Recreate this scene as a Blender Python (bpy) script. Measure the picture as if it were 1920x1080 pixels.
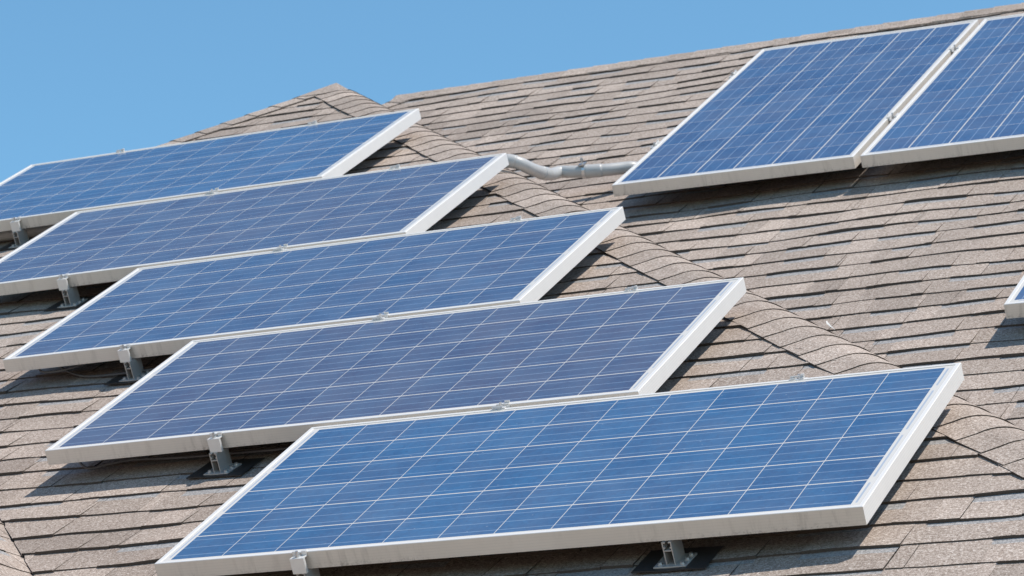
import bpy, math, random
from mathutils import Vector, Matrix

S = bpy.context.scene
for o in list(bpy.data.objects): bpy.data.objects.remove(o)

# ------------------------------------------------------------------ frames
PITCH = math.atan(8/12)
SP, CP = math.sin(PITCH), math.cos(PITCH)
Z0 = 3.15                                   # height of the frontmost panel's lower corner above the ground
# roof frame A: u along the eave, v up the slope, w off the roof (w = 0 is the top of the left panels)
A_ROT = Matrix(((1, 0, 0), (0, CP, -SP), (0, SP, CP)))
def A2W(u, v, w=0.0): return A_ROT @ Vector((u, v, w)) + Vector((0, 0, Z0))
def A2D(u, v, w): return A_ROT @ Vector((u, v, w))
HA = .122                                   # panels' tops above the shingles
WB = -.2425                                 # the panels of the rear slope lie this much lower
B_REL = Matrix(((0.99987083, 0.01452925, 0.00687253), (-0.01442489, 0.99978345, -0.01499902), (-0.00708896, 0.01489795, 0.99986389)))
B_ORG = Vector((-0.30316918, 4.28853996, -0.24247586))
HB = .14
WR_A, WR_B = -HA, WB - HB

# ------------------------------------------------------------------ camera
FPX = 5824.8
R = Matrix(((0.90500231, 0.36054194, -0.22578823), (0.10611743, 0.32264989, 0.94055098), (0.41195862, -0.87516088, 0.25373911)))
CAM_A = Vector((4.28840163, -6.56697759, 2.53913275))
cam = bpy.data.cameras.new('camera'); camo = bpy.data.objects.new('camera', cam)
S.collection.objects.link(camo); S.camera = camo
cam.sensor_width = 36.0; cam.lens = 36.0*FPX/1920.0
cam.clip_start = .1; cam.clip_end = 5000
m = Matrix([A_ROT @ R[k] for k in range(3)]).transposed().to_4x4()
m.translation = A2W(*CAM_A)
camo.matrix_world = m
cam.dof.use_dof = True; cam.dof.focus_distance = 8.3; cam.dof.aperture_fstop = 13

# ------------------------------------------------------------------ sky, sun, exposure
sun_dir = (A_ROT @ Vector((.595, .68, 1.0))).normalized()
el = math.asin(sun_dir.z); az = math.atan2(sun_dir.x, sun_dir.y)
W = bpy.data.worlds.new('World'); S.world = W; W.use_nodes = True
nt = W.node_tree; bg = nt.nodes['Background']
sky = nt.nodes.new('ShaderNodeTexSky'); sky.sky_type = 'NISHITA'; sky.sun_disc = False
sky.sun_elevation = el; sky.sun_rotation = az
sky.altitude = 300; sky.air_density = 1.0; sky.dust_density = .3; sky.ozone_density = 2.0
tc = nt.nodes.new('ShaderNodeTexCoord'); sx = nt.nodes.new('ShaderNodeSeparateXYZ'); nt.links.new(tc.outputs['Generated'], sx.inputs[0])
rp = nt.nodes.new('ShaderNodeValToRGB')                    # clear deep sky: darker overhead than low down
rp.color_ramp.elements[0].position = .40; rp.color_ramp.elements[0].color = (.70, 1.0, 1.0, 1)
rp.color_ramp.elements[1].position = .85; rp.color_ramp.elements[1].color = (.50, .56, .60, 1)
mx = nt.nodes.new('ShaderNodeMix'); mx.data_type = 'RGBA'; mx.blend_type = 'MULTIPLY'; mx.inputs[0].default_value = 1.0
nt.links.new(sx.outputs[2], rp.inputs[0]); nt.links.new(sky.outputs[0], mx.inputs[6]); nt.links.new(rp.outputs[0], mx.inputs[7])
nt.links.new(mx.outputs[2], bg.inputs[0]); bg.inputs[1].default_value = .15
sl = bpy.data.lights.new('sun', 'SUN'); sl.energy = 3.85; sl.angle = math.radians(.55); sl.color = (1, .925, .825)
so = bpy.data.objects.new('sun', sl); S.collection.objects.link(so)
so.rotation_euler = sun_dir.to_track_quat('Z', 'Y').to_euler(); so.location = (8, -2, 14)
S.view_settings.view_transform = 'Standard'; S.view_settings.look = 'None'
S.view_settings.exposure = 0.25; S.view_settings.gamma = 1.0

# ------------------------------------------------------------------ helpers
COL = S.collection
class MB:
    def __init__(s): s.v = []; s.f = []; s.m = []; s.tone = []; s.grey = []
    def face(s, pts, mat=0, tone=1.0, grey=0.0):
        i = len(s.v); s.v += [tuple(p) for p in pts]; s.f.append(tuple(range(i, i+len(pts)))); s.m.append(mat); s.tone.append(tone); s.grey.append(grey)
    def box(s, a, b, mat=0, fn=None):
        (x0, y0, z0), (x1, y1, z1) = a, b
        c = [(x0,y0,z0),(x1,y0,z0),(x1,y1,z0),(x0,y1,z0),(x0,y0,z1),(x1,y0,z1),(x1,y1,z1),(x0,y1,z1)]
        if fn: c = [fn(p) for p in c]
        i = len(s.v); s.v += [tuple(p) for p in c]
        for q in ((0,3,2,1),(4,5,6,7),(0,1,5,4),(1,2,6,5),(2,3,7,6),(3,0,4,7)):
            s.f.append(tuple(i+k for k in q)); s.m.append(mat); s.tone.append(1.0); s.grey.append(0.0)
    def cyl(s, a, b, r0, r1=None, n=12, mat=0, caps=True):
        r1 = r0 if r1 is None else r1
        a = Vector(a); b = Vector(b); d = (b-a).normalized()
        x = d.orthogonal().normalized(); y = d.cross(x)
        i = len(s.v)
        for p, r in ((a, r0), (b, r1)):
            for k in range(n):
                t = 2*math.pi*k/n; s.v.append(tuple(p + x*(r*math.cos(t)) + y*(r*math.sin(t))))
        for k in range(n):
            k2 = (k+1) % n; s.f.append((i+k, i+k2, i+n+k2, i+n+k)); s.m.append(mat); s.tone.append(1.0); s.grey.append(0.0)
        if caps:
            s.f.append(tuple(i+k for k in reversed(range(n)))); s.f.append(tuple(i+n+k for k in range(n)))
            s.m += [mat]*2; s.tone += [1.0]*2; s.grey += [0.0]*2
    def tube(s, pts, rad, n=16, mat=0):
        pts = [Vector(p) for p in pts]; i = len(s.v); x = None
        for k, p in enumerate(pts):
            d = (pts[min(k+1, len(pts)-1)] - pts[max(k-1, 0)]).normalized()
            x = d.orthogonal().normalized() if x is None else (x - d*x.dot(d)).normalized()
            y = d.cross(x); r = rad[k] if isinstance(rad, (list, tuple)) else rad
            for q in range(n):
                t = 2*math.pi*q/n; s.v.append(tuple(p + x*(r*math.cos(t)) + y*(r*math.sin(t))))
        for k in range(len(pts)-1):
            for q in range(n):
                q2 = (q+1) % n
                s.f.append((i+k*n+q, i+k*n+q2, i+(k+1)*n+q2, i+(k+1)*n+q)); s.m.append(mat); s.tone.append(1.0); s.grey.append(0.0)
        for base, rev in ((i, True), (i+(len(pts)-1)*n, False)):
            ids = [base+q for q in range(n)]
            s.f.append(tuple(reversed(ids)) if rev else tuple(ids)); s.m.append(mat); s.tone.append(1.0); s.grey.append(0.0)
    def build(s, name, mats, parent=None, smooth=False, bevel=0.0):
        me = bpy.data.meshes.new(name); me.from_pydata(s.v, [], s.f); me.update()
        for mt in (mats if isinstance(mats, (list, tuple)) else [mats]): me.materials.append(mt)
        me.polygons.foreach_set('material_index', s.m)
        if any(t != 1.0 for t in s.tone):
            a = me.attributes.new('tone', 'FLOAT', 'FACE'); a.data.foreach_set('value', s.tone)
            a = me.attributes.new('grey', 'FLOAT', 'FACE'); a.data.foreach_set('value', s.grey)
        if smooth: me.polygons.foreach_set('use_smooth', [True]*len(me.polygons))
        o = bpy.data.objects.new(name, me); COL.objects.link(o)
        if parent is not None: o.parent = parent
        if bevel:
            b = o.modifiers.new('bevel', 'BEVEL'); b.width = bevel; b.segments = 2; b.limit_method = 'ANGLE'
        return o
def tag(o, label=None, cat=None, group=None, kind=None):
    if label: o['label'] = label
    if cat: o['category'] = cat
    if group: o['group'] = group
    if kind: o['kind'] = kind
    return o
def empty(name, mat4):
    o = bpy.data.objects.new(name, None); COL.objects.link(o); o.empty_display_size = .1
    o.matrix_world = mat4; return o
def frameA(u, v, w, rz=0.0):
    mm = (A_ROT @ Matrix.Rotation(rz, 3, 'Z')).to_4x4(); mm.translation = A2W(u, v, w); return mm
def smooth_path(pts, n=8):
    P = [Vector(p) for p in pts]; out = []
    for i in range(len(P)-1):
        p0 = P[max(i-1, 0)]; p1 = P[i]; p2 = P[i+1]; p3 = P[min(i+2, len(P)-1)]
        for k in range(n):
            t = k/n
            out.append(.5*((2*p1)+(p2-p0)*t+(2*p0-5*p1+4*p2-p3)*t*t+(3*p1-p0-3*p2+p3)*t**3))
    out.append(P[-1]); return out
def copy_tree(o, parent=None):
    c = o.copy(); COL.objects.link(c)
    if parent is not None: c.parent = parent
    for ch in list(o.children): copy_tree(ch, c)
    return c

# ------------------------------------------------------------------ materials
class NT:
    def __init__(s, name):
        s.m = bpy.data.materials.new(name); s.m.use_nodes = True; s.t = s.m.node_tree
        s.b = s.t.nodes['Principled BSDF']
    def n(s, typ, **kw):
        x = s.t.nodes.new(typ)
        for k, v in kw.items(): setattr(x, k, v)
        return x
    def link(s, a, b): s.t.links.new(a, b)
    def put(s, sock, v):
        if isinstance(v, bpy.types.NodeSocket): s.link(v, sock)
        else: sock.default_value = v
    def math(s, op, a, b=0.0, c=None):
        x = s.n('ShaderNodeMath', operation=op); s.put(x.inputs[0], a); s.put(x.inputs[1], b)
        if c is not None: s.put(x.inputs[2], c)
        return x.outputs[0]
    def mix(s, f, a, b, blend='MIX'):
        x = s.n('ShaderNodeMix', data_type='RGBA', blend_type=blend); s.put(x.inputs[0], f)
        s.put(x.inputs[6], a); s.put(x.inputs[7], b); return x.outputs[2]
    def noise(s, scale, detail=2.0, rough=.5, vec=None, w=0.0):
        x = s.n('ShaderNodeTexNoise'); x.inputs['Scale'].default_value = scale; x.inputs['Detail'].default_value = detail; x.inputs['Roughness'].default_value = rough
        if vec is not None: s.link(vec, x.inputs['Vector'])
        return x.outputs['Fac']
    def ramp(s, f, stops):
        x = s.n('ShaderNodeValToRGB'); s.put(x.inputs[0], f); e = x.color_ramp.elements
        while len(e) < len(stops): e.new(.5)
        for el_, (p, c) in zip(e, stops): el_.position = p; el_.color = c if len(c) == 4 else (*c, 1)
        return x.outputs[0]
    def maprange(s, f, a, b, c, d):
        x = s.n('ShaderNodeMapRange'); s.put(x.inputs[0], f)
        for i, v in enumerate((a, b, c, d)): x.inputs[i+1].default_value = v
        return x.outputs[0]
    def obj(s): return s.n('ShaderNodeTexCoord').outputs['Object']
    def bump(s, h, strength, dist):
        x = s.n('ShaderNodeBump'); x.inputs['Strength'].default_value = strength; x.inputs['Distance'].default_value = dist
        s.link(h, x.inputs['Height']); s.link(x.outputs[0], s.b.inputs['Normal'])
def rgb(*c): return (*c, 1.0)

def shingle_mat():
    t = NT('shingle_granules'); co = t.obj()
    tone = t.n('ShaderNodeAttribute', attribute_name='tone').outputs['Fac']
    grey = t.n('ShaderNodeAttribute', attribute_name='grey').outputs['Fac']
    g1 = t.noise(125, 3, .75, co); g2 = t.noise(330, 2, .6, co)
    g = t.math('ADD', t.math('MULTIPLY', g1, .55), t.math('MULTIPLY', g2, .45))
    tan = t.ramp(g, [(.32, (.10, .080, .067)), (.43, (.262, .208, .174)), (.53, (.425, .352, .305)), (.66, (.75, .68, .625))])
    gr = t.ramp(g, [(.34, (.13, .125, .125)), (.48, (.285, .278, .278)), (.64, (.52, .51, .51))])
    st = t.maprange(t.noise(2.2, 4, .6, co), .3, .7, .88, 1.10)
    tan = t.mix(1.0, tan, t.n('ShaderNodeCombineColor').outputs[0], 'MULTIPLY') if False else tan
    mul = t.n('ShaderNodeVectorMath', operation='SCALE'); t.link(tan, mul.inputs[0]); t.link(t.math('MULTIPLY', tone, st), mul.inputs['Scale'])
    edge = t.math('ADD', grey, t.maprange(t.noise(60, 3, .7, co), .3, .7, -.35, .35))
    gm = t.math('MULTIPLY', t.maprange(edge, .25, .75, 0, 1), grey)
    c = t.mix(gm, mul.outputs[0], gr)
    t.link(c, t.b.inputs['Base Color']); t.b.inputs['Roughness'].default_value = .9; t.b.inputs['Specular IOR Level'].default_value = .25
    t.bump(g, .55, .003)
    return t.m
def plain(name, c, rough=.5, metal=0.0, var=.06, scale=30, spec=.5):
    t = NT(name); co = t.obj(); f = t.noise(scale, 4, .6, co)
    a = rgb(*[x*(1-var) for x in c]); b = rgb(*[min(1, x*(1+var)) for x in c])
    t.link(t.mix(f, a, b), t.b.inputs['Base Color']); t.b.inputs['Roughness'].default_value = rough; t.b.inputs['Metallic'].default_value = metal
    t.b.inputs['Specular IOR Level'].default_value = spec
    return t.m
def frame_mat(shade_grime):
    t = NT('shaded_grimy_frame' if shade_grime else 'anodised_frame'); co = t.obj(); sep = t.n('ShaderNodeSeparateXYZ'); t.link(co, sep.inputs[0])
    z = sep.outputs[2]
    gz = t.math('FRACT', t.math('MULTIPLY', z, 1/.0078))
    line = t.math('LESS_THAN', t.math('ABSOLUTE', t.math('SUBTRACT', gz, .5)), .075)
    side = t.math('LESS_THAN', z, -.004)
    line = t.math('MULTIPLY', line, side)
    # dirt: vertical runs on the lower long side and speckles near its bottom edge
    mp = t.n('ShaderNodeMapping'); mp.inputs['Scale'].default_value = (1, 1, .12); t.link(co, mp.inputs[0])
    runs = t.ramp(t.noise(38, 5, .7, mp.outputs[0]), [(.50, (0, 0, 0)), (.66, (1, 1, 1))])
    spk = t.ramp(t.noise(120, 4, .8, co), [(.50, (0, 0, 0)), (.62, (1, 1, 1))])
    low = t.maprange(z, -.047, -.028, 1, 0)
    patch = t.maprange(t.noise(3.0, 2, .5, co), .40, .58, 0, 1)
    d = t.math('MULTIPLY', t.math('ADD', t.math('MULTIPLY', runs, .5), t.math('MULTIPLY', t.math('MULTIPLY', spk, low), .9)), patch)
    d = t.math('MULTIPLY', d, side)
    if shade_grime: base = t.mix(t.noise(9, 4, .6, co), rgb(.62, .575, .525), rgb(.73, .68, .625))     # downhill sides: their brownish shade mixed into the base colour, under the dirt runs
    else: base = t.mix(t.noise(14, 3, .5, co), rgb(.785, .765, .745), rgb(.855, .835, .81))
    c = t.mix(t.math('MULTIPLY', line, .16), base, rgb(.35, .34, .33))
    c = t.mix(t.math('MINIMUM', t.math('MULTIPLY', d, .75 if shade_grime else .06), .65), c, rgb(.22, .20, .185))
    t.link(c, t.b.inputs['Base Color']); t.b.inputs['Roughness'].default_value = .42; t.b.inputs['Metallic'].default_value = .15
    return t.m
CELL_X, CELL_Y, NX, NY = .157, .158, 12, 6
def cell_mat():
    t = NT('solar_cells_under_glass'); co = t.obj(); sep = t.n('ShaderNodeSeparateXYZ'); t.link(co, sep.inputs[0])
    x, y = sep.outputs[0], sep.outputs[1]
    cx = t.math('MULTIPLY', t.math('ADD', x, CELL_X*NX/2), 1/CELL_X); cy = t.math('MULTIPLY', t.math('ADD', y, CELL_Y*NY/2), 1/CELL_Y)
    fx, fy = t.math('FRACT', cx), t.math('FRACT', cy)
    def band(f, c, h): return t.math('LESS_THAN', t.math('ABSOLUTE', t.math('SUBTRACT', f, c)), h)
    gapx = t.math('GREATER_THAN', t.math('ABSOLUTE', t.math('SUBTRACT', fx, .5)), .5-.0010/CELL_X)
    gapy = t.math('GREATER_THAN', t.math('ABSOLUTE', t.math('SUBTRACT', fy, .5)), .5-.0024/CELL_Y)
    inx = t.math('LESS_THAN', t.math('ABSOLUTE', x), CELL_X*NX/2-.0013); iny = t.math('LESS_THAN', t.math('ABSOLUTE', y), CELL_Y*NY/2-.0024)
    inside = t.math('MULTIPLY', inx, iny)
    white = t.math('SUBTRACT', 1.0, t.math('MULTIPLY', inside, t.math('SUBTRACT', 1.0, t.math('MAXIMUM', gapx, gapy))))
    bus = band(t.math('FRACT', t.math('MULTIPLY', fy, 3.0)), .5, .0017*3/CELL_Y)
    # cell colour
    ids = t.n('ShaderNodeCombineXYZ'); t.link(t.math('FLOOR', cx), ids.inputs[0]); t.link(t.math('FLOOR', cy), ids.inputs[1])
    info = t.n('ShaderNodeObjectInfo'); t.link(t.math('MULTIPLY', info.outputs['Random'], 57.0), ids.inputs[2])
    wn = t.n('ShaderNodeTexWhiteNoise'); t.link(ids.outputs[0], wn.inputs[0])
    vo = t.n('ShaderNodeTexVoronoi'); vo.inputs['Scale'].default_value = 90; t.link(co, vo.inputs[0])
    vsep = t.n('ShaderNodeSeparateColor'); t.link(vo.outputs['Color'], vsep.inputs[0])
    off = t.n('ShaderNodeVectorMath', operation='ADD'); t.link(co, off.inputs[0]); t.link(ids.outputs[0], off.inputs[1])
    cl = t.noise(6, 3, .55, off.outputs[0])
    k = t.math('ADD', t.math('MULTIPLY', vsep.outputs[0], .22), t.math('ADD', t.math('MULTIPLY', wn.outputs[0], .16), t.math('MULTIPLY', cl, .72)))
    tint = info.outputs['Color']
    dark = t.mix(1.0, tint, rgb(.86, .78, .80), 'MULTIPLY'); lite = t.mix(1.0, tint, rgb(1.0, 1.28, 1.22), 'MULTIPLY')
    cell = t.mix(t.maprange(k, .25, .85, 0, 1), dark, lite)
    cell = t.mix(t.math('MULTIPLY', bus, .46), cell, rgb(.36, .48, .66))
    # connection ribbons in the short margins
    ax = t.math('ABSOLUTE', x)
    pair = t.math('FRACT', t.math('MULTIPLY', t.math('ADD', cy, t.math('MULTIPLY', t.math('GREATER_THAN', x, 0.0), 1.0)), .5))
    seg = t.math('LESS_THAN', t.math('ABSOLUTE', t.math('SUBTRACT', pair, .5)), .44)
    rib = t.math('MULTIPLY', band(ax, CELL_X*NX/2+.0095, .0028), seg)
    rib = t.math('MULTIPLY', rib, t.math('LESS_THAN', t.math('ABSOLUTE', y), .462))
    sheet = t.mix(t.math('MULTIPLY', rib, .75), rgb(.72, .69, .65), rgb(.33, .42, .56))
    c = t.mix(white, cell, sheet)
    # thin dust on the glass
    dust = t.maprange(t.noise(2.6, 5, .65, off.outputs[0]), .35, .8, .0, .13)
    vor = t.n('ShaderNodeTexNoise'); vor.inputs['Scale'].default_value = 75; vor.inputs['Detail'].default_value = 1; t.link(off.outputs[0], vor.inputs[0])
    speck = t.ramp(vor.outputs['Fac'], [(.77, (0, 0, 0)), (.80, (1, 1, 1))])
    c = t.mix(t.math('ADD', dust, t.math('MULTIPLY', speck, .25)), c, rgb(.55, .56, .58))
    t.link(c, t.b.inputs['Base Color']); t.b.inputs['Roughness'].default_value = .16; t.b.inputs['IOR'].default_value = 1.5
    t.link(t.maprange(dust, 0, .13, .12, .24), t.b.inputs['Roughness'])
    return t.m
def grass_mat():
    t = NT('sandy_paving'); co = t.obj()
    c = t.ramp(t.noise(.8, 8, .7, co), [(.3, (.29, .205, .135)), (.5, (.40, .29, .195)), (.7, (.50, .38, .26))])
    t.link(c, t.b.inputs['Base Color']); t.b.inputs['Roughness'].default_value = .95; return t.m
def conduit_mat():
    t = NT('weathered_grey_plastic'); co = t.obj()
    c = t.mix(t.noise(9, 4, .6, co), rgb(.40, .40, .405), rgb(.53, .53, .525))
    s = t.ramp(t.noise(40, 5, .75, co), [(.58, (0, 0, 0)), (.72, (1, 1, 1))])
    c = t.mix(t.math('MULTIPLY', s, .35), c, rgb(.25, .24, .22))
    t.link(c, t.b.inputs['Base Color']); t.b.inputs['Roughness'].default_value = .4; return t.m
def siding_mat():
    t = NT('siding'); co = t.obj(); sep = t.n('ShaderNodeSeparateXYZ'); t.link(co, sep.inputs[0])
    f = t.math('FRACT', t.math('MULTIPLY', sep.outputs[2], 1/.11)); ln = t.math('LESS_THAN', f, .08)
    c = t.mix(ln, rgb(.55, .50, .43), rgb(.30, .27, .23)); t.link(c, t.b.inputs['Base Color']); t.b.inputs['Roughness'].default_value = .7; return t.m
M = dict(shingle=shingle_mat(), edge=plain('asphalt_edge', (.095, .080, .070), .95, scale=200, var=.4, spec=.1), frame=frame_mat(False), shade_grime=frame_mat(True), cell=cell_mat(),
         alu=plain('mill_aluminium', (.47, .455, .44), .38, .35, .05, 60), steel=plain('stainless_steel', (.62, .62, .62), .3, .8, .05, 80),
         flash=plain('black_flashing', (.034, .031, .030), .5, 0, .2, 20), cable=plain('cable_jacket', (.10, .10, .105), .5, 0, .2, 40), conduit=conduit_mat(),
         back=plain('dark_backsheet', (.12, .12, .12), .6, 0, .03, 5), dark=plain('dark_membrane', (.03, .028, .027), .9, 0, .2, 20),
         grass=grass_mat(), siding=siding_mat(), trim=plain('white_trim', (.75, .74, .71), .5, 0, .05, 6), clamp=plain('clamp_aluminium', (.74, .73, .72), .35, .2, .05, 60), feather=plain('white_feather', (.8, .8, .78), .7, 0, .03, 60))

# ------------------------------------------------------------------ ground
g = MB(); g.face([(-2500, -2500, 0), (2500, -2500, 0), (2500, 2500, 0), (-2500, 2500, 0)])
tag(g.build('ground', M['grass']), kind='structure')

# ------------------------------------------------------------------ house and its roof
house = empty('house', Matrix.Identity(4))
tag(house, 'house with a weathered tan asphalt shingle roof carrying the solar panels', 'house')
E_ = .1435
def shingles(mb, toW, v0, v1, uL, uR, seed, step=.055, wavy=1.0, hs=1.0):
    rnd = random.Random(seed)
    K = int(math.ceil((v1-v0)/E_))
    def pset():
        out = []; u = -14 + rnd.random()
        while u < 14:
            w = rnd.uniform(.12, .27); out.append((u, u+w, rnd.uniform(.024, .042), rnd.random() < .62)); u += w + rnd.choice((rnd.uniform(.07, .16), rnd.uniform(.12, .30)))
        return out
    pats = [pset() for k in range(K+1)]
    ph = [rnd.uniform(0, 6.28) for _ in range(8)]
    def wav(u, v):
        f = max(0, min(1, (uR(v)-u-.15)/.6)) * max(0, min(1, (u-uL(v)-.15)/.6))
        return f*wavy*(.0030*math.sin(u*4.1+v*1.7+ph[0]) + .0022*math.sin(u*7.7-v*5.1+ph[1]) + .0022*math.sin(v*6.3-u*1.3+ph[2]))
    for k in range(K):
        vb = v0+k*E_ + rnd.uniform(-.003, .003); vt = v0+(k+1)*E_
        if vb >= v1: break
        vt = min(vt, v1)
        ul = min(uL(vb), uL(vt)); ur = max(uR(vb), uR(vt))
        if ur-ul < .02: continue
        top = [q for q in pats[k+1] if q[1] > ul and q[0] < ur]; bot = [q for q in pats[k] if q[1] > ul and q[0] < ur]
        joints = []; u = -14 + (k*.37 % 1.0) + rnd.uniform(-.05, .05)
        while u < ur:
            if u > ul: joints.append(u)
            u += 1.0
        for q in top:
            if rnd.random() < .22: joints.append(q[0])
        joints.sort(); jj = joints
        brk = sorted(set([ul, ur] + joints + [x for q in top+bot for x in q[:2] if ul < x < ur]))
        p1, p2, p3 = (rnd.uniform(0, 6.28) for _ in range(3)); L1, L2 = rnd.uniform(.5, 1.1), rnd.uniform(.22, .45); amp = rnd.choice((rnd.uniform(.0002, .001), rnd.uniform(.0006, .0022)))*hs
        def lift(u): return amp*(1.1+math.sin(u*6.28/L1+p1)) + .0003*(1+math.sin(u*6.28/L2+p2))
        jit = lambda u: .0016*math.sin(u*31+p3) + .0013*math.sin(u*13.7+p1)
        tone = rnd.gauss(1, .07); q1, q2, L3 = rnd.uniform(0, 6.28), rnd.uniform(0, 6.28), rnd.uniform(1.1, 2.2)
        droop = lambda u: .0055*math.sin(u*6.28/L3+q1) + .0022*math.sin(u*6.28/(L3*.31)+q2)
        hs_k = rnd.uniform(.75, 1.25)
        for a, b in zip(brk, brk[1:]):
            if b-a < .004: continue
            mid = (a+b)/2
            gq = next((q for q in top if q[0] <= mid <= q[1]), None); thick = any(q[0] <= mid <= q[1] for q in bot)
            if rnd.random() < .6: tone = max(.78, min(1.2, rnd.gauss(.975, .075)))
            ja = a+.0009 if a in jj else a; jb = b-.0009 if b in jj else b
            n = max(1, int(math.ceil((b-a)/step)))
            nb = (rnd.uniform(.0056, .0082) if thick else rnd.uniform(.0024, .0046)*hs_k)*hs; vj = rnd.uniform(-.0022, .0022)
            vm = vt - (gq[2] if gq else .038)
            rows = []
            for i in range(n+1):
                u = ja + (jb-ja)*i/n; col = []
                vbb = vb + (-.002 if thick else .0045) + vj + jit(u) + droop(u)
                sl_ = (.012 if gq else 0.0)
                for v, fr in ((vbb, 1.0), (vm, max(0, (vt-vm)/E_)), (min(vt+.012, v1), 0.0)):
                    uu = min(max(u, uL(v)), uR(v))
                    col.append((uu, v, (nb+lift(u))*fr + .0008 + wav(uu, v)))
                uu = min(max(u, uL(vbb)), uR(vbb)); low = toW(uu, vbb+.0005, -.004+wav(uu, vbb))
                rows.append([toW(*c) for c in col] + [low])
            for i in range(n):
                A, B = rows[i], rows[i+1]
                mb.face((A[0], B[0], B[1], A[1]), 0, tone); mb.face((A[1], B[1], B[2], A[2]), 0, tone, 1.0 if gq and gq[3] else 0.0)
                mb.face((A[3], B[3], B[0], A[0]), 1)
            for A, flip, e in ((rows[0], 0, a == ul), (rows[-1], 1, b == ur)):
                mb.face((A[3], A[0], A[1]) if flip else (A[3], A[1], A[0]), 0 if e else 1, tone)
# hip line on A:  v = HC - HR*u  (apex at HU)
HR_, HC_, HU = 1.2274, 3.395, -2.49
HV = HC_ - HR_*HU
V_EAVE = -.55
HRL = 1.42                                   # left hip
apex = A2W(HU, HV, WR_A)
hipd = A2D(1, -HR_, 0)                       # down the right hip
KS = -hipd.z/hipd.x                          # fall of the side slopes S and D per metre of x
hipdL = A2D(-1, -HRL, 0); KD = hipdL.z/hipdL.x
cS = KS*apex.x + apex.z; cD = apex.z - KD*apex.x
sS = math.sqrt(1+KS*KS)
zA = lambda u, v: A2W(u, v, WR_A).z
zB0 = A2W(0, 0, WR_B).z
uS_B = lambda v: (cS - (zB0+v*SP))/KS        # B meets S (valley)
uD_B = lambda v: ((zB0+v*SP) - cD)/KD - .24        # B meets D (left hip of the main roof)
V_RIDGE = 7.19
z_eave = zA(0, V_EAVE)
V_EAVE_B = (z_eave - zB0)/SP
X_END = 8.0
z_ridge = zB0+V_RIDGE*SP; y_ridge = A2W(0, V_RIDGE, WR_B).y
# valley with the small wing at the lower left
wv = lambda v: -.66 - (v-.383)/1.2
hipR = lambda v: (HC_-v)/HR_; hipL = lambda v: HU-(HV-v)/HRL
XW = -2.6                                    # ridge of the wing
def uL_A(v):
    a = hipL(v)+.095; w_ = wv(v)
    return max(a, w_) if w_ > XW else a
mbA = MB()
shingles(mbA, lambda u, v, w: A2W(u, v, WR_A+w), V_EAVE, HV-.05, uL_A, lambda v: hipR(v)-.125, 11, wavy=1.0)
roofA = mbA.build('roof_slope', [M['shingle'], M['edge']], house)
roofA['label'] = 'hip end roof slope under the five staggered panels'
mbB = MB()
shingles(mbB, lambda u, v, w: A2W(u, v, WR_B+w), V_EAVE_B, V_RIDGE-.06, lambda v: max(uS_B(v)-.05, uD_B(v)+.08), lambda v: X_END, 23, wavy=1.1)
roofB = mbB.build('roof_slope', [M['shingle'], M['edge']], house)
roofB['label'] = 'main roof slope below the long ridge'
# side slope S: from the right hip back to the valley (frame: U = +y, V up towards -x)
VS = Vector((-1, 0, KS)).normalized(); NS = Vector((KS, 0, 1)).normalized()
S0 = Vector((cS/KS, 0, 0))                   # point of S at z = 0
def S2W(u, v, w): return S0 + Vector((0, 1, 0))*u + VS*v + NS*(w-.05)
z2vS = lambda z: z/VS.z
yA_z = lambda z: (z - A2W(0, 0, WR_A).z)/(SP/CP) + A2W(0, 0, WR_A).y
yB_z = lambda z: (z - zB0)/(SP/CP) + A2W(0, 0, WR_B).y
mbS = MB()
shingles(mbS, S2W, z2vS(z_eave), z2vS(apex.z)-.05, lambda v: yA_z(v*VS.z)+.08, lambda v: yB_z(v*VS.z), 31)
mbS.build('roof_slope', [M['shingle'], M['edge']], house)['label'] = 'narrow side slope hidden behind the right hip'
# far side slope D and rear slope
VD = Vector((1, 0, KD)).normalized(); ND = Vector((-KD, 0, 1)).normalized(); D0 = Vector((-cD/KD, 0, 0))
z2vD = lambda z: z/VD.z
yR_z = lambda z: 2*y_ridge - yB_z(z)
def yD_front(z): return yA_z(z) if z < apex.z-.001 else yB_z(z)
def D2W(u, v, w): return D0 + Vector((0, -1, 0))*u + VD*v + ND*(w-.03) + Vector((-.24 if v > apex.z/VD.z else 0, 0, 0))
mbD = MB()
shingles(mbD, D2W, z2vD(z_eave), z2vD(z_ridge)-.06, lambda v: -yR_z(v*VD.z)+.08, lambda v: -yD_front(v*VD.z)-.08, 41, .3, .3)
mbD.build('roof_slope', [M['shingle'], M['edge']], house)['label'] = 'left side slope turned away from the camera'
def R2W(u, v, w):
    p = A2W(-u, v, WR_B+w); return Vector((p.x, 2*y_ridge-p.y, p.z))
mbR = MB()
shingles(mbR, R2W, V_EAVE_B, V_RIDGE-.06, lambda v: -X_END, lambda v: -uD_B(v)-.08, 51, .3, .3)
mbR.build('roof_slope', [M['shingle'], M['edge']], house)['label'] = 'rear slope behind the ridge'
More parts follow.
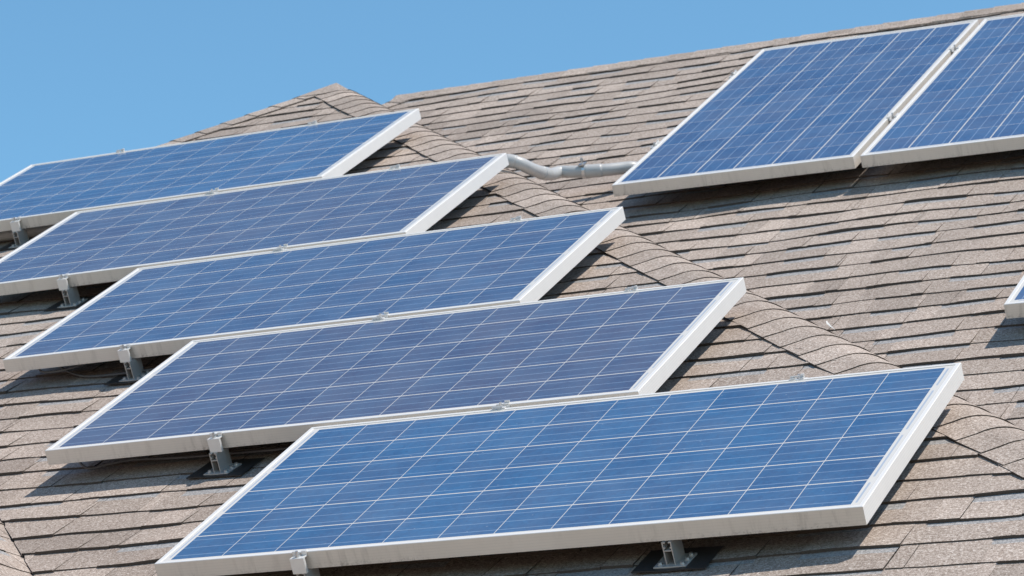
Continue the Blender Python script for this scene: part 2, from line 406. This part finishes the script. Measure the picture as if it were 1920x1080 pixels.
# the wing's right slope C (faces +x) and left slope
vv0 = A2W(wv(V_EAVE), V_EAVE, WR_A); vv1 = A2W(wv(V_EAVE+1), V_EAVE+1, WR_A); dv = vv1-vv0
KC = dv.z/-dv.x; VC = Vector((-1, 0, KC)).normalized(); NC = Vector((KC, 0, 1)).normalized()
C0 = Vector((vv0.x, 0, vv0.z)); YF = -2.3
def C2W(u, v, w): return C0 + Vector((0, 1, 0))*u + VC*v + NC*(w-.003)
vC_top = (vv0.x-XW)/-VC.x
mbC = MB()
shingles(mbC, C2W, 0, vC_top, lambda v: YF, lambda v: yA_z(C0.z+v*VC.z)+.05, 61, hs=.45)
mbC.build('roof_slope', [M['shingle'], M['edge']], house)['label'] = 'right slope of the small wing at the lower left'
VC2 = Vector((1, 0, KC)).normalized(); NC2 = Vector((-KC, 0, 1)).normalized(); C02 = Vector((2*XW-vv0.x, 0, vv0.z))
def C2W2(u, v, w): return C02 + Vector((0, -1, 0))*u + VC2*v + NC2*w
mbC2 = MB(); shingles(mbC2, C2W2, 0, vC_top, lambda v: -yA_z(C0.z+v*VC.z), lambda v: -YF, 71, .3, .3)
mbC2.build('roof_slope', [M['shingle'], M['edge']], house)['label'] = 'left slope of the small wing at the lower left'
# membrane under the shingles
u_ = MB(); dn = -.008
def poly(fn, pts): u_.face([fn(a, b, dn) for a, b in pts])
e_ = .085
poly(lambda u, v, w: A2W(u, v, WR_A+w), [(wv(V_EAVE), V_EAVE), (hipR(V_EAVE)-e_, V_EAVE), (HU, HV-e_*HR_), (hipL(V_EAVE)+e_, V_EAVE)])
vk = (apex.z-zB0)/SP
poly(lambda u, v, w: A2W(u, v, WR_B+w), [(uS_B(V_EAVE_B)-.05, V_EAVE_B), (X_END, V_EAVE_B), (X_END, V_RIDGE-.06), (uD_B(V_RIDGE)+e_, V_RIDGE-.06), (uS_B(vk)-.03, vk)])
poly(S2W, [(yA_z(z_eave)+e_, z2vS(z_eave)), (yB_z(z_eave), z2vS(z_eave)), (yB_z(apex.z), z2vS(apex.z)-.05), (yA_z(apex.z)+e_, z2vS(apex.z)-.05)])
poly(D2W, [(-yR_z(z_eave)+e_, z2vD(z_eave)), (-yA_z(z_eave)-e_, z2vD(z_eave)), (-yA_z(apex.z)-e_, z2vD(apex.z)-.05), (-yB_z(apex.z)-e_, z2vD(apex.z)-.05), (-y_ridge, z2vD(z_ridge)-.06)])
poly(R2W, [(-X_END, V_EAVE_B), (-uD_B(V_EAVE_B)-e_, V_EAVE_B), (-uD_B(V_RIDGE)-e_, V_RIDGE-.06), (-X_END, V_RIDGE-.06)])
yv = yA_z(C0.z+vC_top*VC.z)
poly(C2W, [(YF, 0), (yA_z(C0.z), 0), (yv, vC_top), (YF, vC_top)]); poly(C2W2, [(-yA_z(C0.z), 0), (-YF, 0), (-YF, vC_top), (-yv, vC_top)])
u_.build('underlay', M['dark'], house)

# hip and ridge caps: overlapping folded shingles
def caps(mb, p0, p1, n1, n2, seed, half=.158, expo=.134, wig=.03, dark=True, ctl_=.012):
    """p0 low end, p1 high end of the ridge line; n1 / n2 the normals of the two slopes"""
    rnd = random.Random(seed); d = (p1-p0); Ln = d.length; d.normalize()
    def inward(n, o):
        t = n.cross(d).normalized()
        return t if t.dot(o) < 0 else -t
    t1 = inward(n1, n2); t2 = inward(n2, n1); bis = (n1+n2).normalized()
    prof = []
    for i in range(-8, 9):
        q = (i+8)/16; cs = half*(2*q-1); r0 = half*.62                # straight flanks, rounded over the middle
        if abs(cs) >= r0: off = (t1 if cs < 0 else t2)*abs(cs)
        else:
            qq = (cs/r0+1)/2; off = t1*(r0*(1-qq)**2) + t2*(r0*qq*qq) + bis*(ctl_*2*qq*(1-qq))
        q = min(1, max(0, (cs/r0+1)/2))
        nn = (n1*(1-q)+n2*q).normalized(); prof.append((off, nn, i))
    K = int(Ln/expo)+1; M_ = len(prof)-1
    for k in range(K):
        a = k*expo + rnd.uniform(-.005, .005); b = min(a+expo+.03, Ln+.02); skew = rnd.uniform(-.006, .006)
        tone = max(.84, min(1.2, rnd.gauss(.99, .075))); top, mid_, low = [], [], []; w1 = rnd.uniform(0, 6.28)
        for off, nn, i in prof:
            sk = skew*i/8; lift = .0118 + .0006*math.sin(i*.7+w1)
            top.append(p0 + d*(a+sk) + off*(1+wig*math.sin(w1)) + nn*lift)
            mid_.append(p0 + d*b + off + nn*.0078)
            low.append(p0 + d*(a+sk+.0005) + off + nn*(-.004 if i == -8 else (.0080 if i < 3 else .0106)))
        lowm = [p0 + d*b + prof[j][0] + prof[j][1]*-.004 for j in (0, M_)]
        for i in range(M_):
            mb.face((top[i], top[i+1], mid_[i+1], mid_[i]), 0, tone); mb.face((low[i], low[i+1], top[i+1], top[i]), 1)
        mb.face((low[0], top[0], mid_[0], lowm[0]), 1 if dark else 0, tone); mb.face((top[M_], low[M_], lowm[1], mid_[M_]), 0, tone)
NA = A2D(0, 0, 1); NR = Vector((0, -NA.y, NA.z))
hp = MB(); caps(hp, A2W(hipR(V_EAVE), V_EAVE, WR_A), apex+hipd.normalized()*.17, NA, NS, 5)
hp.build('hip_cap', [M['shingle'], M['edge']], house)['label'] = 'row of folded cap shingles down the right hip'
hp = MB(); caps(hp, A2W(hipL(V_EAVE), V_EAVE, WR_A), apex+A2D(-1, -HRL, 0).normalized()*.17, NA, ND, 6)
hp.build('hip_cap', [M['shingle'], M['edge']], house)['label'] = 'row of folded cap shingles down the left hip'
rl = A2W(uD_B(V_RIDGE), V_RIDGE, WR_B)
hp = MB(); caps(hp, A2W(uD_B(vk), vk, WR_B), rl, NA, ND, 8, dark=False)
hp.build('hip_cap', [M['shingle'], M['edge']], house)['label'] = 'short hip at the left end of the main ridge'
hp = MB(); caps(hp, rl-Vector((.05, 0, 0)), Vector((X_END, rl.y, rl.z)), NA, NR, 7, dark=False, ctl_=.026)
hp.build('ridge_cap', [M['shingle'], M['edge']], house)['label'] = 'cap shingles along the long main ridge'
hp = MB(); caps(hp, Vector((apex.x, yB_z(apex.z)+.1, apex.z-.045)), apex+Vector((0, .12, -.045)), NS, ND, 9, dark=False)
hp.build('ridge_cap', [M['shingle'], M['edge']], house)['label'] = 'short cap behind the pointed top'
hp = MB(); ring = []
ridge_d = Vector((0, 1, 0)); dirs = []
for (da, db, na, nb_) in ((A2D(1, -HR_, 0).normalized(), A2D(-1, -HRL, 0).normalized(), NA, NA), (A2D(-1, -HRL, 0).normalized(), ridge_d, ND, ND), (ridge_d, A2D(1, -HR_, 0).normalized(), NS, NS)):
    for i in range(5):
        q = i/5; dd = (da*(1-q)+db*q).normalized(); dirs.append((dd, na))
tip = apex + Vector((0, 0, .004)); rr_ = .25
bis_ = {0: (NA+NS).normalized(), 5: (NA+ND).normalized(), 10: (NS+ND).normalized()}
for i, (dd, na) in enumerate(dirs):
    nn_, hh = (bis_[i], .001 if i < 10 else -.05) if i in bis_ else (na, .0135 if i < 5 else -.04)
    ring.append((apex + dd*rr_ + nn_*hh, apex + dd*(rr_-.001) + nn_*(hh-.012)))
for i in range(len(ring)):
    j = (i+1) % len(ring); hp.face((tip, ring[j][0], ring[i][0]), 0, .95); hp.face((ring[i][0], ring[j][0], ring[j][1], ring[i][1]), 1)
hp.build('apex_cap', [M['shingle'], M['edge']], house)['label'] = 'folded shingle closing the pointed top'
hp = MB(); caps(hp, Vector((XW, YF, C0.z+vC_top*VC.z)), Vector((XW, yv, C0.z+vC_top*VC.z)), NC, NC2, 10, dark=False)
hp.build('ridge_cap', [M['shingle'], M['edge']], house)['label'] = 'cap of the small wing'
# walls, soffit trim below the eaves
wz = z_eave-.05; yF = yA_z(z_eave)
w = MB()
xl = hipL(V_EAVE); xr = hipR(V_EAVE)
w.box((xl+.4, yF+.4, 0), (xr-.4, yB_z(z_eave)+.5, wz)); w.box((xl+.4, yB_z(z_eave)+.503, 0), (X_END-.3, yR_z(z_eave)-.4, wz))
w.box((2*XW-vv0.x+.3, YF+.3, 0), (vv0.x-.3, yF+.397, wz))
w.face([(X_END-.3, yB_z(z_eave)+.4, wz+.002), (X_END-.3, yR_z(z_eave)-.4, wz+.002), (X_END-.3, y_ridge, z_ridge-.1)])
w.face([(2*XW-vv0.x+.3, YF+.3, wz+.002), (vv0.x-.3, YF+.3, wz+.002), (XW, YF+.3, C0.z+vC_top*VC.z-.12)])
w.build('wall', M['siding'], house)
for q0, q1 in (((vv0.x+.02, yF-.02, z_eave-.16), (xr, yF+.01, z_eave-.018)), ((xl, yF-.02, z_eave-.16), (2*XW-vv0.x-.02, yF+.01, z_eave-.018)),
               ((xr-.03, yF+.013, z_eave-.16), (xr, yB_z(z_eave), z_eave-.018)), ((xr+.003, yB_z(z_eave)-.02, z_eave-.16), (X_END, yB_z(z_eave)+.01, z_eave-.018)),
               ((vv0.x-.01, YF, z_eave-.16), (vv0.x+.017, yF-.023, z_eave-.018))):
    tr = MB(); tr.box(q0, q1); tr.build('fascia', M['trim'], house)

# ------------------------------------------------------------------ solar panels
PW, PH, PT = 1.956, .992, .0475
def make_panel():
    root = empty('solar_panel', Matrix.Identity(4))
    f = MB(); X, Y = PW/2, PH/2; L = .0115; c = .0012
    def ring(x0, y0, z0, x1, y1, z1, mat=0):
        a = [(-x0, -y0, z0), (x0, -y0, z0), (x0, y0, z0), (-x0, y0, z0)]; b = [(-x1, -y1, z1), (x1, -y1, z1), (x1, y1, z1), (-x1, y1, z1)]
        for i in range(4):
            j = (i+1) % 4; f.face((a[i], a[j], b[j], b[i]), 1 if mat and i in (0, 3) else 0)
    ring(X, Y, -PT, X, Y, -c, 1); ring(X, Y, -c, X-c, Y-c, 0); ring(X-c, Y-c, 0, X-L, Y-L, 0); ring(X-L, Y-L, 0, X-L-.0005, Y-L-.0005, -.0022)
    ring(X-.003, Y-.003, -.010, X-.003, Y-.003, -PT+.002); ring(X-.003, Y-.003, -PT+.002, X-.028, Y-.028, -PT+.002); ring(X-.028, Y-.028, -PT+.002, X-.028, Y-.028, -PT); ring(X-.028, Y-.028, -PT, X, Y, -PT)
    f.build('frame', [M['frame'], M['shade_grime']], root)
    p = MB(); a, b = X-.004, Y-.004
    p.face([(-a, -b, -.002), (a, -b, -.002), (a, b, -.002), (-a, b, -.002)])
    p.build('glass_pane', M['cell'], root)
    k = MB(); k.face([(-a, b, -.0065), (a, b, -.0065), (a, -b, -.0065), (-a, -b, -.0065)]); k.build('backsheet', M['back'], root)
    j = MB(); j.box((-.87, -.07, -.030), (-.76, .07, -.0067)); j.build('junction_box', M['cable'], root, bevel=.004)
    return root
proto = make_panel()
GAP, STAG = .029504, [0.0, -.93721, -1.70459, -2.55804, -3.37831]
BLUE = [(.044, .120, .268), (.074, .101, .196), (.058, .108, .228), (.072, .104, .206), (.044, .120, .272)]
PL = ['frontmost blue solar panel, lowest step of the left staircase of panels',
      'greyish blue solar panel, second step up in the left staircase, above the frontmost panel',
      'blue solar panel, middle step of the five panel staircase on the left',
      'purplish grey blue solar panel, fourth step up, grey conduit emerging behind its right corner',
      'topmost and farthest solar panel of the left staircase, edged against the sky']
for i in range(5):
    r = proto if i == 0 else copy_tree(proto)
    u0, v0 = STAG[i], i*(PH+GAP)
    r.matrix_world = frameA(u0+PW/2, v0+PH/2, 0)
    tag(r, PL[i], 'solar panel', 'staggered landscape solar panels on the hip end')
    for ch in r.children:
        if ch.name.startswith('glass_pane'): ch.color = (*BLUE[i], 1)
def frameB(u, v, w, rz=0.0):
    mm = (A_ROT @ B_REL @ Matrix.Rotation(rz, 3, 'Z')).to_4x4(); p = B_REL @ Vector((u, v, w)) + B_ORG; mm.translation = A2W(*p); return mm
def B2A(u, v, w): return B_REL @ Vector((u, v, w)) + B_ORG
for (u0, v0, w0, col, lab) in ((0, .004, 0, (.050, .110, .25), 'upright solar panel on the main slope, left one of the pair near the ridge'),
                           (1.0205, .002, 0, (.052, .116, .262), 'upright solar panel cut by the right picture edge, near the ridge'),
                           (2.054, -1.960, .02, (.050, .110, .25), 'solar panel corner peeking in at the right picture edge, low on the slope')):
    r = copy_tree(proto); r.matrix_world = frameB(u0+PH/2, v0+PW/2, w0, math.pi/2)
    tag(r, lab, 'solar panel', 'upright solar panels on the main slope')
    for ch in r.children:
        if ch.name.startswith('glass_pane'): ch.color = (*col, 1)

# ------------------------------------------------------------------ mounting feet: slotted extrusion stubs on base plates
def make_foot(mat4, label, group, flash=True, hh=HA):
    """origin on the shingles under the front end of the stub; +y up the slope"""
    root = empty('mounting_foot', mat4); L = .066
    h0, h1 = .0075, hh-.004-PT-.0008; hw = .0125; t = .0026
    r = MB(); hm = h0+(h1-h0)*.60
    r.box((-hw, 0, h0), (-hw+t, L, h1)); r.box((hw-t, 0, h0), (hw, L, h1))
    r.box((-hw+t, .0006, h0), (hw-t, L-.0006, h0+t)); r.box((-hw+t, .0006, hm), (hw-t, L-.0006, hm+t))
    r.box((-hw+t, .0006, h1-.0035), (-.0042, L-.0006, h1-.0004)); r.box((.0042, .0006, h1-.0035), (hw-t, L-.0006, h1-.0004))
    r.box((-hw+t, .0006, h1-.0175), (-.0065, L-.0006, h1-.0135)); r.box((.0065, .0006, h1-.0175), (hw-t, L-.0006, h1-.0135))
    r.build('extrusion', M['alu'], root)
    b = MB(); b.box((-.044, -.012, .0012), (.044, .070, .0098)); bp = b.build('base_plate', M['alu'], root, bevel=.0015)
    for bx, by in ((-.031, .006), (.030, .002), (.033, .030), (.033, .056), (-.031, .054)):
        q = MB(); q.cyl((bx, by, .0098), (bx, by, .0118), .0072, n=14); q.cyl((bx, by, .0118), (bx, by, .0162), .0052, n=6); q.build('bolt', M['steel'], bp)
    if flash:
        fl = MB(); pts = []
        for i in range(13): pts.append((-.098+.196*i/12, (.0012*math.sin(i*.9)+.0075)))
        for i in range(12):
            (xa, za), (xb, zb) = pts[i], pts[i+1]
            fl.face([(xa, -.026, za), (xb, -.026, zb), (xb, .06, .0052), (xa, .06, .0052)]); fl.face([(xa, .06, .0052), (xb, .06, .0052), (xb, .115, .0045), (xa, .115, .0045)])
            fl.face([(xa, -.026, za-.004), (xb, -.026, zb-.004), (xb, -.026, zb), (xa, -.026, za)])
        fl.build('flashing', M['flash'], root)
    return tag(root, label, 'mounting foot', group)
P_ = PH+GAP; FG = 'mounting feet under the left panels'
for u, v, rz, lab in ((1.443, -.016, -.03, 'bare mounting foot under the frontmost panel, right of centre, no clamp above it'),
                      (.435, -.055, -.09, 'mounting foot behind the front clamp of the frontmost panel, cut by the picture bottom'),
                      (-.345, .955, -.09, 'mounting foot standing on black flashing under the second panel from the front'),
                      (-1.205, 1.980, -.08, 'mounting foot on flashing under the middle panel of the staircase'),
                      (-2.04, 3.0, -.06, 'mounting foot half hidden under the fourth panel, left picture side'),
                      (-2.87, 4.02, -.05, 'mounting foot under the topmost panel at the left picture edge')):
    make_foot(frameA(u, v+(.032 if v < -.02 or v > .1 else .01), WR_A+.003, rz), lab, FG)
for v, lab in ((1.565, 'upper mounting foot under the left edge of the upright panel near the ridge'), (.543, 'lower mounting foot under the left edge of the upright panel, above the conduit')):
    make_foot(frameB(-.038, v, -HB+.004, -math.pi/2), lab, 'mounting feet under the upright panels', False, HB)

# ------------------------------------------------------------------ clamps
def clamp_bolt(root, x, y, z0, z1):
    b = MB(); b.cyl((x, y, z0), (x, y, z0+.004), .0075, n=14); b.cyl((x, y, z0+.004), (x, y, z0+.0095), .0062, n=6); b.cyl((x, y, z0+.0095), (x, y, z1), .0038, n=10)
    b.build('bolt', M['steel'], root)
def end_clamp(label, mat4, group, plate=False):
    """origin: on the panel's edge line, level with its top; +y points onto the panel"""
    root = empty('end_clamp', mat4); c = MB(); hw = .020
    zt = -.0075; zb = -.050
    c.box((-hw, -.026, zb), (hw, -.0225, zt)); c.box((-hw, -.0225, zt-.0035), (hw, -.0045, zt))                 # front wall, top web
    c.box((-hw, -.0045, zt-.0035), (-.0075, -.001, .0035)); c.box((.0065, -.0045, zt-.0035), (hw, -.001, .0035))   # upstands
    c.box((-hw, -.001, .0006), (-.0075, .008, .0035)); c.box((.0065, -.001, .0006), (hw, .008, .0035))           # lips on the frame
    c.box((hw-.003, -.0223, zb), (hw, -.016, zt-.0037)); c.box((-hw, -.0223, zb), (-hw+.003, -.016, zt-.0037))
    if plate: c.box((-.011, -.0008, .0037), (hw, .0016, .0088)); c.box((-hw, -.0042, .0037), (-.0112, .0016, .0118))
    c.build('clamp_body', M['clamp'], root, bevel=.0005)
    clamp_bolt(root, -.001, -.0125, zt, .008)
    return tag(root, label, 'end clamp', group)
def mid_clamp(label, mat4, group, span):
    root = empty('mid_clamp', mat4); c = MB(); hw = .020; a = span/2
    c.box((-hw, -a-.007, .0006), (hw, -a+.0035, .0035)); c.box((-hw, a-.0035, .0006), (hw, a+.007, .0035))
    c.box((-hw, -a+.0012, -.012), (hw, -a+.0035, .0004)); c.box((-hw, a-.0035, -.012), (hw, a-.0012, .0004)); c.box((-hw, -a+.0037, -.012), (hw, a-.0037, -.0095))
    c.box((-hw, -a-.007, .0037), (hw-.006, -a-.0045, .0092)); c.box((.004, a+.0045, .0037), (hw, a+.007, .010))
    c.build('clamp_body', M['clamp'], root, bevel=.0005)
    clamp_bolt(root, .0, 0, -.0095, .014)
    return tag(root, label, 'mid clamp', group)
GE, GT, GM = 'end clamps on the lower panel edges', 'end clamps on the upper panel edges', 'mid clamps between neighbouring panels'
for (u, i, lab) in ((.436, 0, 'silver end clamp gripping the lower edge of the frontmost panel'), (-.336, 1, 'silver end clamp on the lower edge of the second panel from the front'),
                    (-1.212, 2, 'silver end clamp on the lower edge of the middle staircase panel'), (-2.045, 3, 'silver end clamp on the lower edge of the fourth panel up'),
                    (-2.866, 4, 'silver end clamp on the topmost panel at the left picture edge')):
    end_clamp(lab, frameA(u, i*P_, 0), GE)
for (u, i, lab) in ((1.4975, 0, 'end clamp on the upper edge of the frontmost panel, before the hip caps'), (.647, 1, 'end clamp on the upper edge of the second panel from the front'),
                    (-.154, 2, 'end clamp on the upper edge of the middle staircase panel'), (-1.082, 3, 'end clamp on the upper edge of the fourth panel, left of the conduit'),
                    (-1.935, 4, 'right end clamp on the skyward edge of the topmost panel'), (-2.905, 4, 'left end clamp on the topmost panel, standing against the sky')):
    end_clamp(lab, frameA(u, i*P_+PH, 0, math.pi), GT, True)
for (u, i, lab) in ((.604, 0, 'mid clamp between the frontmost panel and the one above it'), (-.237, 1, 'mid clamp between the second and the middle staircase panel'),
                    (-1.104, 2, 'mid clamp between the middle and the fourth staircase panel'), (-1.916, 3, 'mid clamp between the fourth and the topmost panel')):
    mid_clamp(lab, frameA(u, i*P_+PH+GAP/2, 0), GM, GAP)
for (v, lab) in ((1.565, 'upper end clamp on the left edge of the upright panel near the ridge'), (.543, 'lower end clamp on the left edge of the upright panel, above the conduit')):
    end_clamp(lab, frameB(-.0003, v, 0, -math.pi/2), 'end clamps on the upright panel', True)
for (v, lab) in ((1.502, 'upper mid clamp between the two upright panels near the ridge'), (.5186, 'lower mid clamp between the two upright panels near the ridge')):
    mid_clamp(lab, frameB(1.0063, v, 0, math.pi/2), 'mid clamps between the upright panels', .0285)
# ------------------------------------------------------------------ conduit
path = [(-3.9, 4.19, -.088), (-2.7, 4.19, -.089), (-1.6, 4.19, -.089), (-1.0, 4.195, -.087), (-.80, 4.235, -.083), (-.71, 4.275, -.085), (-.66, 4.29, -.108), (-.650, 4.345, -.145), (-.66, 4.47, -.20),
        (-.69, 4.62, -.248), (-.678, 4.695, -.263), (-.62, 4.69, -.268), (-.507, 4.715, -.284), (-.418, 4.775, -.302), (-.30, 4.815, -.322), (.35, 4.83, -.328)]
PP = [A2W(*p) for p in smooth_path(path, 10)]
org = PP[0].copy(); cm = Matrix.Translation(org); con = empty('conduit', cm)
cb = MB(); cb.tube([p-org for p in PP], .0255, 20); cb.build('pipe', M['conduit'], con, smooth=True)
def near(px): return min(range(len(PP)), key=lambda i: (PP[i]-A2W(*px)).length)
def sleeve(c, ln, r, mat, name, seat=0):
    i = near(c); p = PP[i]-org; d = (PP[min(i+1, len(PP)-1)]-PP[i-1]).normalized()
    b = MB(); b.tube([p-d*ln/2, p-d*(ln/2-.001), p+d*(ln/2-.001), p+d*ln/2], [r-.002, r, r, r-.002], 20); return b.build(name, mat, con, smooth=False)
for c in ((-.69, 4.28, -.086), (-.665, 4.50, -.208)):
    i0 = near(c); b = MB(); b.tube([q-org for q in PP[i0-3:i0+4]], .0274, 20); b.build('coupling', M['conduit'], con, smooth=True)
i0 = near((-.507, 4.715, -.284)); b = MB(); b.tube([q-org for q in PP[i0-6:i0+1]], .0276, 20); b.build('coupling', M['conduit'], con, smooth=True)
st = sleeve((-.575, 4.70, -.274), .014, .0295, M['steel'], 'strap')
i1 = near((-.575, 4.70, -.274)); sp_ = PP[i1]-org; up = A2D(0, 0, 1)
b = MB(); b.box((-.012, -.02, -.002), (.012, .02, .003), 0, lambda q: sp_ + up*.0 + A2D(q[0], q[1], q[2]+.031)); b.cyl(sp_+up*.030, sp_+up*.058, .0038, n=10); b.cyl(sp_+up*.047, sp_+up*.054, .0075, n=6)
b.build('strap_bolt', M['steel'], con)
tag(con, 'grey plastic conduit bending over the hip between the panel groups', 'conduit')

# ------------------------------------------------------------------ cables
def cable(pts, r, lab):
    Q = [A2W(*p) for p in smooth_path(pts, 8)]; o0 = Q[0].copy()
    b = MB(); b.tube([q-o0 for q in Q], r, 8); o = b.build('cable', M['cable'], None, smooth=True); o.location = o0
    return tag(o, lab, 'cable', 'loose cables under the panels')
cable([(-.92, 1.20, -.055), (-.905, 1.14, -.085), (-.85, 1.10, -.098), (-.79, 1.105, -.092), (-.70, 1.12, -.09), (-.55, 1.10, -.09), (-.32, 1.095, -.092), (-.11, 1.095, -.09), (.2, 1.16, -.08), (.5, 1.2, -.07)], .0042,
      'thin grey cable sagging under the second panel from the front')
cable([(-1.62, 2.25, -.055), (-1.58, 2.18, -.085), (-1.45, 2.10, -.106), (-1.31, 2.075, -.106), (-1.12, 2.07, -.10), (-.9, 2.12, -.09), (-.6, 2.2, -.06)], .0042, 'thin cable sagging under the middle staircase panel')
cable([(-1.66, 2.2, -.05), (-1.6, 2.09, -.068), (-1.5, 2.07, -.07), (-1.38, 2.13, -.06), (-1.3, 2.2, -.05)], .0036, 'short cable loop close under the left end of the middle panel')

# ------------------------------------------------------------------ feather caught on the shingles
fo = empty('feather', frameA(1.085, 2.54, WR_B+.012, math.radians(118))); fb = MB(); n = 10
top, bot = [], []
for i in range(n+1):
    s = i/n; x = .055*s; y = .012*math.sin(s*2.2); wd = .0036*math.sin(math.pi*min(1, s*.94+.06))**.7; z = .004+.016*math.sin(s*1.8)
    top.append((x, y+wd, z+.003)); bot.append((x, y-wd, z))
for i in range(n): fb.face((bot[i], bot[i+1], top[i+1], top[i]))
fb.build('vane', M['feather'], fo); q = MB(); q.tube([((.055*i/n)-.008*(i == 0), .012*math.sin(i/n*2.2), .0045+.016*math.sin(i/n*1.8)+.0015) for i in range(n+1)], .0008, 6); q.build('quill', M['feather'], fo)
tag(fo, 'small curved white feather lying on the shingles right of the hip', 'feather')
